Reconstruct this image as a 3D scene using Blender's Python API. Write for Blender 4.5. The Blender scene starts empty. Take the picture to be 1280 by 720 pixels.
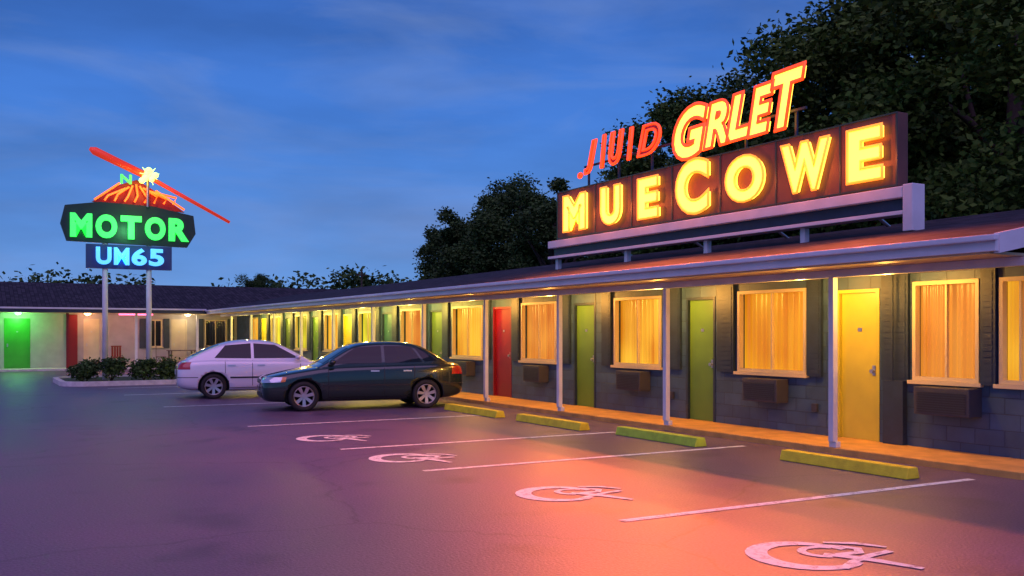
import bpy, bmesh, math, random
import numpy as np
from mathutils import Vector, Matrix
from mathutils.bvhtree import BVHTree

random.seed(7)
scene = bpy.context.scene
COL = scene.collection
scene.view_settings.view_transform = 'Standard'
scene.view_settings.look = 'None'
scene.view_settings.exposure = 0

def s2l(c):
    out = []
    for v in c:
        v = v/255.0
        out.append(v/12.92 if v <= 0.04045 else ((v+0.055)/1.055)**2.4)
    return tuple(out)+(1.0,)

# ------------------------------------------------------------------ materials
def newmat(name):
    m = bpy.data.materials.new(name); m.use_nodes = True
    nt = m.node_tree
    b = nt.nodes.get("Principled BSDF")
    return m, nt, b

def pmat(name, col, rough=0.6, metal=0.0, emit=None, estr=0.0, coat=0.0, noise=0.0, nscale=8.0, bump=0.0, bscale=60.0):
    m, nt, b = newmat(name)
    c = tuple(col[:3])+(1.0,)
    b.inputs['Base Color'].default_value = c
    b.inputs['Roughness'].default_value = rough
    b.inputs['Metallic'].default_value = metal
    if coat: 
        b.inputs['Coat Weight'].default_value = coat
        b.inputs['Coat Roughness'].default_value = 0.04
    if emit:
        b.inputs['Emission Color'].default_value = tuple(emit[:3])+(1.0,)
        b.inputs['Emission Strength'].default_value = estr
    tc = nt.nodes.new('ShaderNodeTexCoord')
    if noise:
        n = nt.nodes.new('ShaderNodeTexNoise'); n.inputs['Scale'].default_value = nscale; n.inputs['Detail'].default_value = 6
        nt.links.new(tc.outputs['Object'], n.inputs['Vector'])
        r = nt.nodes.new('ShaderNodeValToRGB')
        r.color_ramp.elements[0].position = 0.3; r.color_ramp.elements[1].position = 0.7
        r.color_ramp.elements[0].color = tuple(max(0, x*(1-noise)) for x in c[:3])+(1,)
        r.color_ramp.elements[1].color = tuple(min(1, x*(1+noise)) for x in c[:3])+(1,)
        nt.links.new(n.outputs['Fac'], r.inputs['Fac'])
        nt.links.new(r.outputs['Color'], b.inputs['Base Color'])
    if bump:
        n2 = nt.nodes.new('ShaderNodeTexNoise'); n2.inputs['Scale'].default_value = bscale; n2.inputs['Detail'].default_value = 4
        nt.links.new(tc.outputs['Object'], n2.inputs['Vector'])
        bp = nt.nodes.new('ShaderNodeBump'); bp.inputs['Strength'].default_value = bump; bp.inputs['Distance'].default_value = 0.02
        nt.links.new(n2.outputs['Fac'], bp.inputs['Height'])
        nt.links.new(bp.outputs['Normal'], b.inputs['Normal'])
    return m

def mat_asphalt():
    m, nt, b = newmat('asphalt')
    tc = nt.nodes.new('ShaderNodeTexCoord')
    n1 = nt.nodes.new('ShaderNodeTexNoise'); n1.inputs['Scale'].default_value = 0.35; n1.inputs['Detail'].default_value = 8; n1.inputs['Roughness'].default_value = 0.6
    n2 = nt.nodes.new('ShaderNodeTexNoise'); n2.inputs['Scale'].default_value = 45; n2.inputs['Detail'].default_value = 4
    n3 = nt.nodes.new('ShaderNodeTexVoronoi'); n3.feature = 'DISTANCE_TO_EDGE'; n3.inputs['Scale'].default_value = 0.22
    nd = nt.nodes.new('ShaderNodeTexNoise'); nd.inputs['Scale'].default_value = 1.2; nd.inputs['Detail'].default_value = 5
    mixv = nt.nodes.new('ShaderNodeMixRGB'); mixv.blend_type = 'ADD'; mixv.inputs['Fac'].default_value = 0.9
    nt.links.new(tc.outputs['Object'], nd.inputs['Vector'])
    nt.links.new(tc.outputs['Object'], mixv.inputs['Color1']); nt.links.new(nd.outputs['Color'], mixv.inputs['Color2'])
    nt.links.new(mixv.outputs['Color'], n3.inputs['Vector'])
    for n in (n1, n2): nt.links.new(tc.outputs['Object'], n.inputs['Vector'])
    r1 = nt.nodes.new('ShaderNodeValToRGB')
    r1.color_ramp.elements[0].position = 0.30; r1.color_ramp.elements[1].position = 0.72
    r1.color_ramp.elements[0].color = (0.104, 0.070, 0.118, 1); r1.color_ramp.elements[1].color = (0.172, 0.118, 0.190, 1)
    nt.links.new(n1.outputs['Fac'], r1.inputs['Fac'])
    mul = nt.nodes.new('ShaderNodeMixRGB'); mul.blend_type = 'MULTIPLY'; mul.inputs['Fac'].default_value = 0.8
    r2 = nt.nodes.new('ShaderNodeValToRGB'); r2.color_ramp.elements[0].position = 0.35; r2.color_ramp.elements[1].position = 0.65
    r2.color_ramp.elements[0].color = (0.5, 0.5, 0.5, 1)
    nt.links.new(n2.outputs['Fac'], r2.inputs['Fac'])
    nt.links.new(r1.outputs['Color'], mul.inputs['Color1']); nt.links.new(r2.outputs['Color'], mul.inputs['Color2'])
    r3 = nt.nodes.new('ShaderNodeValToRGB'); r3.color_ramp.elements[0].position = 0.0; r3.color_ramp.elements[1].position = 0.006
    r3.color_ramp.elements[0].color = (0.55, 0.55, 0.55, 1)
    nt.links.new(n3.outputs['Distance'], r3.inputs['Fac'])
    mul2 = nt.nodes.new('ShaderNodeMixRGB'); mul2.blend_type = 'MULTIPLY'; mul2.inputs['Fac'].default_value = 0.8
    nt.links.new(mul.outputs['Color'], mul2.inputs['Color1']); nt.links.new(r3.outputs['Color'], mul2.inputs['Color2'])
    n4 = nt.nodes.new('ShaderNodeTexNoise'); n4.inputs['Scale'].default_value = 0.9; n4.inputs['Detail'].default_value = 3
    nt.links.new(tc.outputs['Object'], n4.inputs['Vector'])
    r4 = nt.nodes.new('ShaderNodeValToRGB'); r4.color_ramp.elements[0].position = 0.28; r4.color_ramp.elements[1].position = 0.42
    r4.color_ramp.elements[0].color = (0.6, 0.6, 0.62, 1)
    nt.links.new(n4.outputs['Fac'], r4.inputs['Fac'])
    mul3 = nt.nodes.new('ShaderNodeMixRGB'); mul3.blend_type = 'MULTIPLY'; mul3.inputs['Fac'].default_value = 0.9
    nt.links.new(mul2.outputs['Color'], mul3.inputs['Color1']); nt.links.new(r4.outputs['Color'], mul3.inputs['Color2'])
    nt.links.new(mul3.outputs['Color'], b.inputs['Base Color'])
    rr = nt.nodes.new('ShaderNodeMapRange'); rr.inputs['To Min'].default_value = 0.40; rr.inputs['To Max'].default_value = 0.6
    nt.links.new(n1.outputs['Fac'], rr.inputs['Value']); nt.links.new(rr.outputs['Result'], b.inputs['Roughness'])
    bp = nt.nodes.new('ShaderNodeBump'); bp.inputs['Strength'].default_value = 0.4; bp.inputs['Distance'].default_value = 0.01
    nt.links.new(n2.outputs['Fac'], bp.inputs['Height']); nt.links.new(bp.outputs['Normal'], b.inputs['Normal'])
    return m

def mat_paint():
    m, nt, b = newmat('road_paint')
    tc = nt.nodes.new('ShaderNodeTexCoord')
    n = nt.nodes.new('ShaderNodeTexNoise'); n.inputs['Scale'].default_value = 9; n.inputs['Detail'].default_value = 10; n.inputs['Roughness'].default_value = 0.75
    nt.links.new(tc.outputs['Object'], n.inputs['Vector'])
    r = nt.nodes.new('ShaderNodeValToRGB'); r.color_ramp.elements[0].position = 0.36; r.color_ramp.elements[1].position = 0.5
    r.color_ramp.elements[0].color = (0.25, 0.24, 0.24, 1); r.color_ramp.elements[1].color = (0.78, 0.84, 0.80, 1)
    nt.links.new(n.outputs['Fac'], r.inputs['Fac']); nt.links.new(r.outputs['Color'], b.inputs['Base Color'])
    b.inputs['Roughness'].default_value = 0.6
    return m

def mat_block(name, col, axis='Y'):
    m, nt, b = newmat(name)
    tc = nt.nodes.new('ShaderNodeTexCoord'); sp = nt.nodes.new('ShaderNodeSeparateXYZ'); cb = nt.nodes.new('ShaderNodeCombineXYZ')
    nt.links.new(tc.outputs['Object'], sp.inputs['Vector'])
    nt.links.new(sp.outputs['Y' if axis == 'Y' else 'X'], cb.inputs['X']); nt.links.new(sp.outputs['Z'], cb.inputs['Y'])
    br = nt.nodes.new('ShaderNodeTexBrick')
    br.inputs['Scale'].default_value = 1.0; br.inputs['Brick Width'].default_value = 0.40; br.inputs['Row Height'].default_value = 0.20
    br.inputs['Mortar Size'].default_value = 0.006; br.inputs['Mortar Smooth'].default_value = 0.3
    c = np.array(col[:3])
    br.inputs['Color1'].default_value = tuple(c*0.85)+(1,); br.inputs['Color2'].default_value = tuple(c*1.2)+(1,)
    br.inputs['Mortar'].default_value = tuple(c*0.5)+(1,)
    nt.links.new(cb.outputs['Vector'], br.inputs['Vector'])
    n = nt.nodes.new('ShaderNodeTexNoise'); n.inputs['Scale'].default_value = 3; n.inputs['Detail'].default_value = 8
    nt.links.new(tc.outputs['Object'], n.inputs['Vector'])
    mp = nt.nodes.new('ShaderNodeMapRange'); mp.inputs['To Min'].default_value = 0.5; mp.inputs['To Max'].default_value = 1.45
    nt.links.new(n.outputs['Fac'], mp.inputs['Value'])
    mu = nt.nodes.new('ShaderNodeMixRGB'); mu.blend_type = 'MULTIPLY'; mu.inputs['Fac'].default_value = 1
    nt.links.new(br.outputs['Color'], mu.inputs['Color1']); nt.links.new(mp.outputs['Result'], mu.inputs['Color2'])
    nt.links.new(mu.outputs['Color'], b.inputs['Base Color'])
    b.inputs['Roughness'].default_value = 0.5
    bp = nt.nodes.new('ShaderNodeBump'); bp.invert = True; bp.inputs['Strength'].default_value = 0.7; bp.inputs['Distance'].default_value = 0.012
    nt.links.new(br.outputs['Fac'], bp.inputs['Height']); nt.links.new(bp.outputs['Normal'], b.inputs['Normal'])
    return m

def mat_shingle():
    m, nt, b = newmat('roof_shingle')
    tc = nt.nodes.new('ShaderNodeTexCoord'); sp = nt.nodes.new('ShaderNodeSeparateXYZ'); cb = nt.nodes.new('ShaderNodeCombineXYZ')
    nt.links.new(tc.outputs['Object'], sp.inputs['Vector'])
    nt.links.new(sp.outputs['Y'], cb.inputs['X']); nt.links.new(sp.outputs['X'], cb.inputs['Y'])
    br = nt.nodes.new('ShaderNodeTexBrick'); br.inputs['Scale'].default_value = 1.0
    br.inputs['Brick Width'].default_value = 0.33; br.inputs['Row Height'].default_value = 0.16; br.inputs['Mortar Size'].default_value = 0.01
    br.inputs['Color1'].default_value = (0.028, 0.028, 0.034, 1); br.inputs['Color2'].default_value = (0.060, 0.056, 0.066, 1); br.inputs['Mortar'].default_value = (0.012, 0.012, 0.015, 1)
    nt.links.new(cb.outputs['Vector'], br.inputs['Vector'])
    nt.links.new(br.outputs['Color'], b.inputs['Base Color']); b.inputs['Roughness'].default_value = 0.95
    b.inputs['Specular IOR Level'].default_value = 0.12
    return m

def mat_curtain(name, c1, c2, strength):
    m, nt, b = newmat(name)
    tc = nt.nodes.new('ShaderNodeTexCoord')
    n = nt.nodes.new('ShaderNodeTexNoise'); n.inputs['Scale'].default_value = 0.9; n.inputs['Detail'].default_value = 1  # broad noise paints the room lamp's glow into the emission
    nt.links.new(tc.outputs['Object'], n.inputs['Vector'])
    mp = nt.nodes.new('ShaderNodeMapping'); mp.inputs['Scale'].default_value = (9, 9, 0.06)
    n2 = nt.nodes.new('ShaderNodeTexNoise'); n2.inputs['Scale'].default_value = 1.0; n2.inputs['Detail'].default_value = 2  # vertical streaks paint the light and shade of folds
    nt.links.new(tc.outputs['Object'], mp.inputs['Vector']); nt.links.new(mp.outputs['Vector'], n2.inputs['Vector'])
    add = nt.nodes.new('ShaderNodeMath'); add.operation = 'MULTIPLY_ADD'; add.inputs[1].default_value = 0.4
    nt.links.new(n2.outputs['Fac'], add.inputs[0])
    h = nt.nodes.new('ShaderNodeMath'); h.operation = 'MULTIPLY'; h.inputs[1].default_value = 0.6
    nt.links.new(n.outputs['Fac'], h.inputs[0]); nt.links.new(h.outputs[0], add.inputs[2])
    r = nt.nodes.new('ShaderNodeValToRGB'); r.color_ramp.elements[0].position = 0.36; r.color_ramp.elements[1].position = 0.64
    r.color_ramp.elements[0].color = c1; r.color_ramp.elements[1].color = c2
    nt.links.new(add.outputs[0], r.inputs['Fac'])
    nt.links.new(r.outputs['Color'], b.inputs['Emission Color'])
    b.inputs['Emission Strength'].default_value = strength
    b.inputs['Base Color'].default_value = (0.12, 0.05, 0.01, 1); b.inputs['Roughness'].default_value = 0.3
    return m

def mat_leaf(name, dark, light):
    m, nt, b = newmat(name)
    g = nt.nodes.new('ShaderNodeNewGeometry')
    tc = nt.nodes.new('ShaderNodeTexCoord')
    n = nt.nodes.new('ShaderNodeTexNoise'); n.inputs['Scale'].default_value = 0.45; n.inputs['Detail'].default_value = 3
    nt.links.new(tc.outputs['Object'], n.inputs['Vector'])
    a = nt.nodes.new('ShaderNodeMath'); a.operation = 'MULTIPLY_ADD'; a.inputs[1].default_value = 0.45
    nt.links.new(g.outputs['Random Per Island'], a.inputs[0])
    h = nt.nodes.new('ShaderNodeMath'); h.operation = 'MULTIPLY'; h.inputs[1].default_value = 0.6
    nt.links.new(n.outputs['Fac'], h.inputs[0]); nt.links.new(h.outputs[0], a.inputs[2])
    r = nt.nodes.new('ShaderNodeValToRGB'); r.color_ramp.elements[0].position = 0.25; r.color_ramp.elements[1].position = 0.8
    r.color_ramp.elements[0].color = dark; r.color_ramp.elements[1].color = light
    nt.links.new(a.outputs[0], r.inputs['Fac']); nt.links.new(r.outputs['Color'], b.inputs['Base Color'])
    b.inputs['Roughness'].default_value = 0.7
    b.inputs['Specular IOR Level'].default_value = 0.2
    return m

M = {}
M['asphalt'] = mat_asphalt()
M['grass'] = pmat('grass_ground', (0.03, 0.05, 0.02), 0.9, noise=0.4, nscale=2, bump=0.5)
M['line'] = mat_paint()
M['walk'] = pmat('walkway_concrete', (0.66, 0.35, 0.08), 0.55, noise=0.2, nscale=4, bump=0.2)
M['kerb'] = pmat('kerb_concrete', (0.55, 0.53, 0.5), 0.8, noise=0.2, nscale=6, bump=0.3)
M['block'] = mat_block('slate_block', s2l((52, 78, 106)))
M['blockx'] = mat_block('slate_block_end', s2l((52, 78, 106)), 'X')
M['cream'] = pmat('cream_wall', (0.38, 0.37, 0.35), 0.7, noise=0.12, nscale=2, bump=0.15)
M['pilaster'] = pmat('dark_shutter', s2l((34, 50, 70)), 0.5, noise=0.2, nscale=6)
M['shingle'] = mat_shingle()
M['white'] = pmat('white_trim', (0.64, 0.68, 0.70), 0.5, noise=0.08, nscale=3)
M['soffit'] = pmat('soffit_board', (0.66, 0.55, 0.32), 0.6, noise=0.1, nscale=3)
M['frame'] = pmat('window_frame_cream', (0.66, 0.54, 0.30), 0.45)
M['ac'] = pmat('air_conditioner_metal', (0.06, 0.06, 0.07), 0.5, metal=0.3)
M['acslat'] = pmat('air_conditioner_slat', (0.03, 0.03, 0.03), 0.5)
M['metal'] = pmat('brushed_metal', (0.55, 0.55, 0.55), 0.3, metal=0.9)
M['lampglow'] = pmat('lamp_glow', (1, 0.9, 0.6), 0.4, emit=(1, 0.68, 0.2), estr=9)
M['greenlamp'] = pmat('green_lamp_glow', (0.3, 1, 0.4), 0.4, emit=(0.15, 1, 0.3), estr=5)
M['pinklamp'] = pmat('pink_lamp_glow', (1, 0.4, 0.6), 0.4, emit=(1, 0.12, 0.3), estr=3)
doorc = {'yellow': (196, 186, 56), 'green': (88, 126, 44), 'red': (122, 10, 26), 'olive': (86, 110, 40), 'teal': (50, 90, 80), 'white': (200, 190, 160), 'bright_green': (60, 150, 45)}
for k, v in doorc.items(): M['door_'+k] = pmat('door_paint_'+k, s2l(v), 0.4, noise=0.1, nscale=2)
M['cur_o'] = mat_curtain('orange_curtain', s2l((200, 98, 6)), s2l((252, 172, 30)), 0.92)
M['cur_y'] = mat_curtain('yellow_curtain', s2l((208, 118, 10)), s2l((255, 194, 50)), 0.96)
M['cur_p'] = mat_curtain('peach_curtain', s2l((198, 102, 24)), s2l((240, 158, 56)), 0.92)
M['cur_g'] = mat_curtain('lime_curtain', s2l((150, 150, 10)), s2l((240, 230, 50)), 1.0)
M['darkglass'] = pmat('dark_window_glass', (0.02, 0.025, 0.03), 0.08)
M['neon_yellow'] = pmat('neon_yellow', (1, 0.8, 0.2), 0.4, emit=(1, 0.54, 0.045), estr=3.2)
M['neon_orange'] = pmat('neon_orange', (1, 0.4, 0.1), 0.4, emit=(1, 0.10, 0.006), estr=2.4)
M['neon_amber'] = pmat('neon_amber', (1, 0.5, 0.1), 0.4, emit=(1, 0.22, 0.010), estr=1.8)
M['neon_red'] = pmat('neon_red', (1, 0.1, 0.05), 0.4, emit=(1, 0.05, 0.004), estr=1.7)
M['neon_green'] = pmat('neon_green', (0.2, 1, 0.3), 0.4, emit=(0.02, 1, 0.07), estr=1.1)
M['neon_blue'] = pmat('neon_blue', (0.3, 0.7, 1), 0.4, emit=(0.06, 0.42, 1), estr=1.35)
M['neon_star'] = pmat('neon_star', (1, 1, 0.6), 0.4, emit=(0.55, 1, 0.12), estr=2.2)
M['signpanel'] = pmat('sign_panel_brown', (0.12, 0.045, 0.032), 0.55, noise=0.2, nscale=3)
M['greenpanel'] = pmat('sign_panel_dark_green', (0.02, 0.05, 0.04), 0.4)
M['bluepanel'] = pmat('sign_panel_navy', (0.04, 0.07, 0.20), 0.4)
M['redpanel'] = pmat('sign_panel_red', (0.35, 0.04, 0.02), 0.4)
M['redrod'] = pmat('red_neon_rod', (0.7, 0.04, 0.02), 0.35, emit=(1, 0.06, 0.02), estr=0.45)  # red neon rod, its weak glow put in as emission
M['stop_y'] = pmat('wheel_stop_yellow', s2l((244, 218, 40)), 0.65, noise=0.18, nscale=7, bump=0.3)
M['stop_g'] = pmat('wheel_stop_lime', s2l((180, 212, 52)), 0.65, noise=0.18, nscale=7, bump=0.3)
M['bark'] = pmat('bark', (0.05, 0.04, 0.03), 0.9, noise=0.3, nscale=5, bump=0.6, bscale=20)
M['leaf_a'] = mat_leaf('leaf_green', (0.016, 0.040, 0.008, 1), (0.105, 0.19, 0.028, 1))
M['leaf_b'] = mat_leaf('leaf_dark', (0.012, 0.034, 0.010, 1), (0.070, 0.135, 0.030, 1))
M['wood'] = pmat('weathered_wood', (0.16, 0.12, 0.09), 0.7, noise=0.3, nscale=12)
M['rubber'] = pmat('tyre_rubber', (0.012, 0.012, 0.012), 0.75)
M['rim'] = pmat('alloy_rim', (0.55, 0.5, 0.5), 0.28, metal=0.85)
M['glass'] = pmat('car_glass', (0.008, 0.009, 0.010), 0.03)
M['glass'].node_tree.nodes['Principled BSDF'].inputs['Specular IOR Level'].default_value = 0.4
M['blacktrim'] = pmat('black_trim', (0.012, 0.012, 0.013), 0.45)
M['lens'] = pmat('headlight_lens', (0.6, 0.62, 0.65), 0.12, metal=0.5, coat=1)
M['tail'] = pmat('taillight_lens', (0.4, 0.01, 0.01), 0.15, coat=1)
M['amber'] = pmat('amber_lens', (0.7, 0.2, 0.01), 0.15, coat=1)
M['plate'] = pmat('plate_white', (0.6, 0.6, 0.6), 0.4)
M['paint_dark'] = pmat('car_paint_dark_green', (0.012, 0.028, 0.020), 0.22, metal=0.3, coat=1.0)
M['paint_silver'] = pmat('car_paint_silver', (0.74, 0.72, 0.78), 0.3, metal=0.15, coat=1.0)

# ------------------------------------------------------------------ helpers
def root(name, loc, label, category, group=None, rotz=0.0):
    e = bpy.data.objects.new(name, None); e.location = loc; e.rotation_euler = (0, 0, rotz)
    e.empty_display_size = 0.3
    COL.objects.link(e)
    e['label'] = label; e['category'] = category
    if group: e['group'] = group
    return e

def attach(o, parent):
    if parent is None: return
    o.parent = parent
    if parent.type == 'EMPTY' and parent.get('world_space'):
        o.matrix_parent_inverse = Matrix.Translation(-Vector(parent.location))

def mobj(name, verts, faces, mat, parent=None, smooth=False):
    me = bpy.data.meshes.new(name)
    me.from_pydata([tuple(v) for v in verts], [], faces)
    mats = mat if isinstance(mat, (list, tuple)) else [mat]
    for mm in mats: me.materials.append(mm)
    bm = bmesh.new(); bm.from_mesh(me); bmesh.ops.recalc_face_normals(bm, faces=bm.faces); bm.to_mesh(me); bm.free()
    if smooth:
        for p in me.polygons: p.use_smooth = True
    o = bpy.data.objects.new(name, me); COL.objects.link(o)
    attach(o, parent)
    return o

class G:
    def __init__(s): s.v = []; s.f = []
    def add(s, v, f):
        n = len(s.v); s.v += [tuple(a) for a in v]; s.f += [tuple(i+n for i in q) for q in f]; return s
    def box(s, x0, x1, y0, y1, z0, z1):
        v = [(x0,y0,z0),(x1,y0,z0),(x1,y1,z0),(x0,y1,z0),(x0,y0,z1),(x1,y0,z1),(x1,y1,z1),(x0,y1,z1)]
        return s.add(v, [(0,3,2,1),(4,5,6,7),(0,1,5,4),(1,2,6,5),(2,3,7,6),(3,0,4,7)])
    def tube(s, pts, rad, seg=8, cap=True):
        pts = [Vector(p) for p in pts]
        if not isinstance(rad, (list, tuple)): rad = [rad]*len(pts)
        v = []; f = []
        for i, p in enumerate(pts):
            d = (pts[min(i+1, len(pts)-1)]-pts[max(i-1, 0)]).normalized()
            a = d.cross(Vector((0, 0, 1)))
            if a.length < 0.1: a = d.cross(Vector((0, 1, 0)))
            a.normalize(); b = d.cross(a).normalized()
            for k in range(seg):
                t = 2*math.pi*k/seg
                v.append(p+a*math.cos(t)*rad[i]+b*math.sin(t)*rad[i])
        for i in range(len(pts)-1):
            for k in range(seg):
                f.append((i*seg+k, i*seg+(k+1) % seg, (i+1)*seg+(k+1) % seg, (i+1)*seg+k))
        if cap:
            f.append(tuple(range(seg))); f.append(tuple(range((len(pts)-1)*seg, len(pts)*seg)))
        return s.add(v, f)
    def prism(s, poly, fn, w0, w1):
        n = len(poly)
        v = [fn(a, b, w0) for a, b in poly]+[fn(a, b, w1) for a, b in poly]
        f = [tuple(range(n)), tuple(range(n, 2*n))]+[(i, (i+1) % n, (i+1) % n+n, i+n) for i in range(n)]
        return s.add(v, f)
    def obj(s, name, mat, parent=None, smooth=False, bevel=0.0):
        o = mobj(name, s.v, s.f, mat, parent, smooth)
        if bevel:
            bm = bmesh.new(); bm.from_mesh(o.data)
            bmesh.ops.bevel(bm, geom=list(bm.edges), offset=bevel, segments=2, affect='EDGES', profile=0.6)
            bm.to_mesh(o.data); bm.free()
        return o

def boxo(name, x0, x1, y0, y1, z0, z1, mat, parent=None, bevel=0.0):
    return G().box(x0, x1, y0, y1, z0, z1).obj(name, mat, parent, bevel=bevel)

def point(name, loc, power, color, radius=0.05, parent=None):
    l = bpy.data.lights.new(name, 'POINT'); l.energy = power; l.color = color; l.shadow_soft_size = radius
    o = bpy.data.objects.new(name, l); o.location = loc; COL.objects.link(o)
    if parent: attach(o, parent)
    return o

def spot(name, loc, target, power, color, angle, blend=0.9, radius=0.06, parent=None):
    l = bpy.data.lights.new(name, 'SPOT'); l.energy = power; l.color = color; l.shadow_soft_size = radius
    l.spot_size = math.radians(angle); l.spot_blend = blend
    o = bpy.data.objects.new(name, l); o.location = loc
    o.rotation_euler = (Vector(target)-Vector(loc)).to_track_quat('-Z', 'Y').to_euler()
    COL.objects.link(o)
    if parent: attach(o, parent)
    return o

def text_geo(ch, offset=0.0, extrude=0.05, tube=0.0, shear=0.0):
    cu = bpy.data.curves.new('glyph', 'FONT'); cu.body = ch; cu.size = 1.0
    cu.offset = offset; cu.shear = shear; cu.resolution_u = 5
    if tube:
        cu.fill_mode = 'NONE'; cu.bevel_depth = tube; cu.bevel_resolution = 1
    else:
        cu.extrude = extrude; cu.bevel_depth = 0.008
    ob = bpy.data.objects.new('glyph', cu); COL.objects.link(ob)
    dg = bpy.context.evaluated_depsgraph_get(); dg.update()
    me = bpy.data.meshes.new_from_object(ob.evaluated_get(dg))
    v = np.array([tuple(x.co) for x in me.vertices]) if len(me.vertices) else np.zeros((0, 3))
    f = [tuple(p.vertices) for p in me.polygons]
    bpy.data.objects.remove(ob); bpy.data.curves.remove(cu); bpy.data.meshes.remove(me)
    return v, f

def letter(name, ch, u0, u1, v0, v1, fn, mat, parent, offset=0.03, extrude=0.03, tube_mat=None, tube=0.018, shear=0.0, rise=0.0, toff=0.012):
    v, f = text_geo(ch, offset, extrude, 0, shear)
    mn = v.min(0); mx = v.max(0)
    sx = (u1-u0)/(mx[0]-mn[0]); sy = (v1-v0)/(mx[1]-mn[1])
    def place(vv):
        out = []
        for a in vv:
            u = u0+(a[0]-mn[0])*sx; w = a[2]; q = v0+(a[1]-mn[1])*sy+rise*(u-u0)
            out.append(fn(u, q, w))
        return out
    o = mobj(name, place(v), f, mat, parent)
    if tube_mat:
        tv, tf = text_geo(ch, offset+toff, 0, tube, shear)
        tv[:, 2] += extrude+0.012
        mobj('neon_tube', place(tv), tf, tube_mat, o, smooth=True)
    return o

# ------------------------------------------------------------------ camera
cam_d = bpy.data.cameras.new('camera'); cam = bpy.data.objects.new('camera', cam_d); COL.objects.link(cam)
cam.location = (0, 0, 1.6); cam.rotation_euler = (math.radians(90), 0, math.radians(-29.5))
cam_d.sensor_width = 36; cam_d.lens = 1194/1280*36; cam_d.shift_y = 56/1280; cam_d.clip_end = 2000
scene.camera = cam

# ------------------------------------------------------------------ world
w = bpy.data.worlds.new('World'); scene.world = w; w.use_nodes = True
nt = w.node_tree; bg = nt.nodes['Background']
tc = nt.nodes.new('ShaderNodeTexCoord'); sp = nt.nodes.new('ShaderNodeSeparateXYZ')
nt.links.new(tc.outputs['Generated'], sp.inputs['Vector'])
ramp = nt.nodes.new('ShaderNodeValToRGB'); cr = ramp.color_ramp
stops = [(0.0, (116, 162, 224)), (0.05, (104, 154, 224)), (0.13, (82, 138, 220)), (0.22, (66, 122, 210)), (0.34, (56, 106, 194)), (1.0, (34, 66, 136))]
cr.elements[0].position = 0; cr.elements[0].color = s2l(stops[0][1])
cr.elements[1].position = 1; cr.elements[1].color = s2l(stops[-1][1])
for p, c in stops[1:-1]:
    e = cr.elements.new(p); e.color = s2l(c)
nt.links.new(sp.outputs['Z'], ramp.inputs['Fac'])
mp = nt.nodes.new('ShaderNodeMapping'); mp.inputs['Scale'].default_value = (1.0, 1.0, 4.5); mp.inputs['Rotation'].default_value = (0.05, 0.12, 0.5)
nt.links.new(tc.outputs['Generated'], mp.inputs['Vector'])
cn = nt.nodes.new('ShaderNodeTexNoise'); cn.inputs['Scale'].default_value = 3.0; cn.inputs['Detail'].default_value = 8; cn.inputs['Roughness'].default_value = 0.55; cn.inputs['Distortion'].default_value = 0.5
nt.links.new(mp.outputs['Vector'], cn.inputs['Vector'])
crp = nt.nodes.new('ShaderNodeValToRGB'); crp.color_ramp.elements[0].position = 0.45; crp.color_ramp.elements[1].position = 0.68
nt.links.new(cn.outputs['Fac'], crp.inputs['Fac'])
cm = nt.nodes.new('ShaderNodeMixRGB'); cm.inputs['Color2'].default_value = s2l((118, 144, 200))
cf = nt.nodes.new('ShaderNodeMath'); cf.operation = 'MULTIPLY'; cf.inputs[1].default_value = 0.5
nt.links.new(crp.outputs['Color'], cf.inputs[0]); nt.links.new(cf.outputs[0], cm.inputs['Fac']); nt.links.new(ramp.outputs['Color'], cm.inputs['Color1'])
cn2 = nt.nodes.new('ShaderNodeTexNoise'); cn2.inputs['Scale'].default_value = 4.2; cn2.inputs['Detail'].default_value = 6
mp2 = nt.nodes.new('ShaderNodeMapping'); mp2.inputs['Scale'].default_value = (1, 1, 4); mp2.inputs['Location'].default_value = (3, 1, 2)
nt.links.new(tc.outputs['Generated'], mp2.inputs['Vector']); nt.links.new(mp2.outputs['Vector'], cn2.inputs['Vector'])
mr = nt.nodes.new('ShaderNodeMapRange'); mr.inputs['From Min'].default_value = 0.35; mr.inputs['From Max'].default_value = 0.68; mr.inputs['To Min'].default_value = 0.84; mr.inputs['To Max'].default_value = 1.10
nt.links.new(cn2.outputs['Fac'], mr.inputs['Value'])
cmul = nt.nodes.new('ShaderNodeMixRGB'); cmul.blend_type = 'MULTIPLY'; cmul.inputs['Fac'].default_value = 1
nt.links.new(cm.outputs['Color'], cmul.inputs['Color1']); nt.links.new(mr.outputs['Result'], cmul.inputs['Color2'])
sky = nt.nodes.new('ShaderNodeTexSky'); sky.sky_type = 'NISHITA'; sky.sun_disc = False
sky.sun_elevation = math.radians(1.0); sky.sun_rotation = math.radians(235)
add = nt.nodes.new('ShaderNodeMixRGB'); add.blend_type = 'ADD'; add.inputs['Fac'].default_value = 0.006
nt.links.new(cmul.outputs['Color'], add.inputs['Color1']); nt.links.new(sky.outputs['Color'], add.inputs['Color2'])
nt.links.new(add.outputs['Color'], bg.inputs['Color']); bg.inputs['Strength'].default_value = 0.98

sl = bpy.data.lights.new('dusk_sun', 'SUN'); sl.energy = 1.3; sl.angle = math.radians(70); sl.color = (0.84, 0.44, 0.96)
so = bpy.data.objects.new('dusk_sun', sl); COL.objects.link(so)
so.rotation_euler = Vector((0.5, 0.75, -1.1)).to_track_quat('-Z', 'Y').to_euler()

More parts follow.
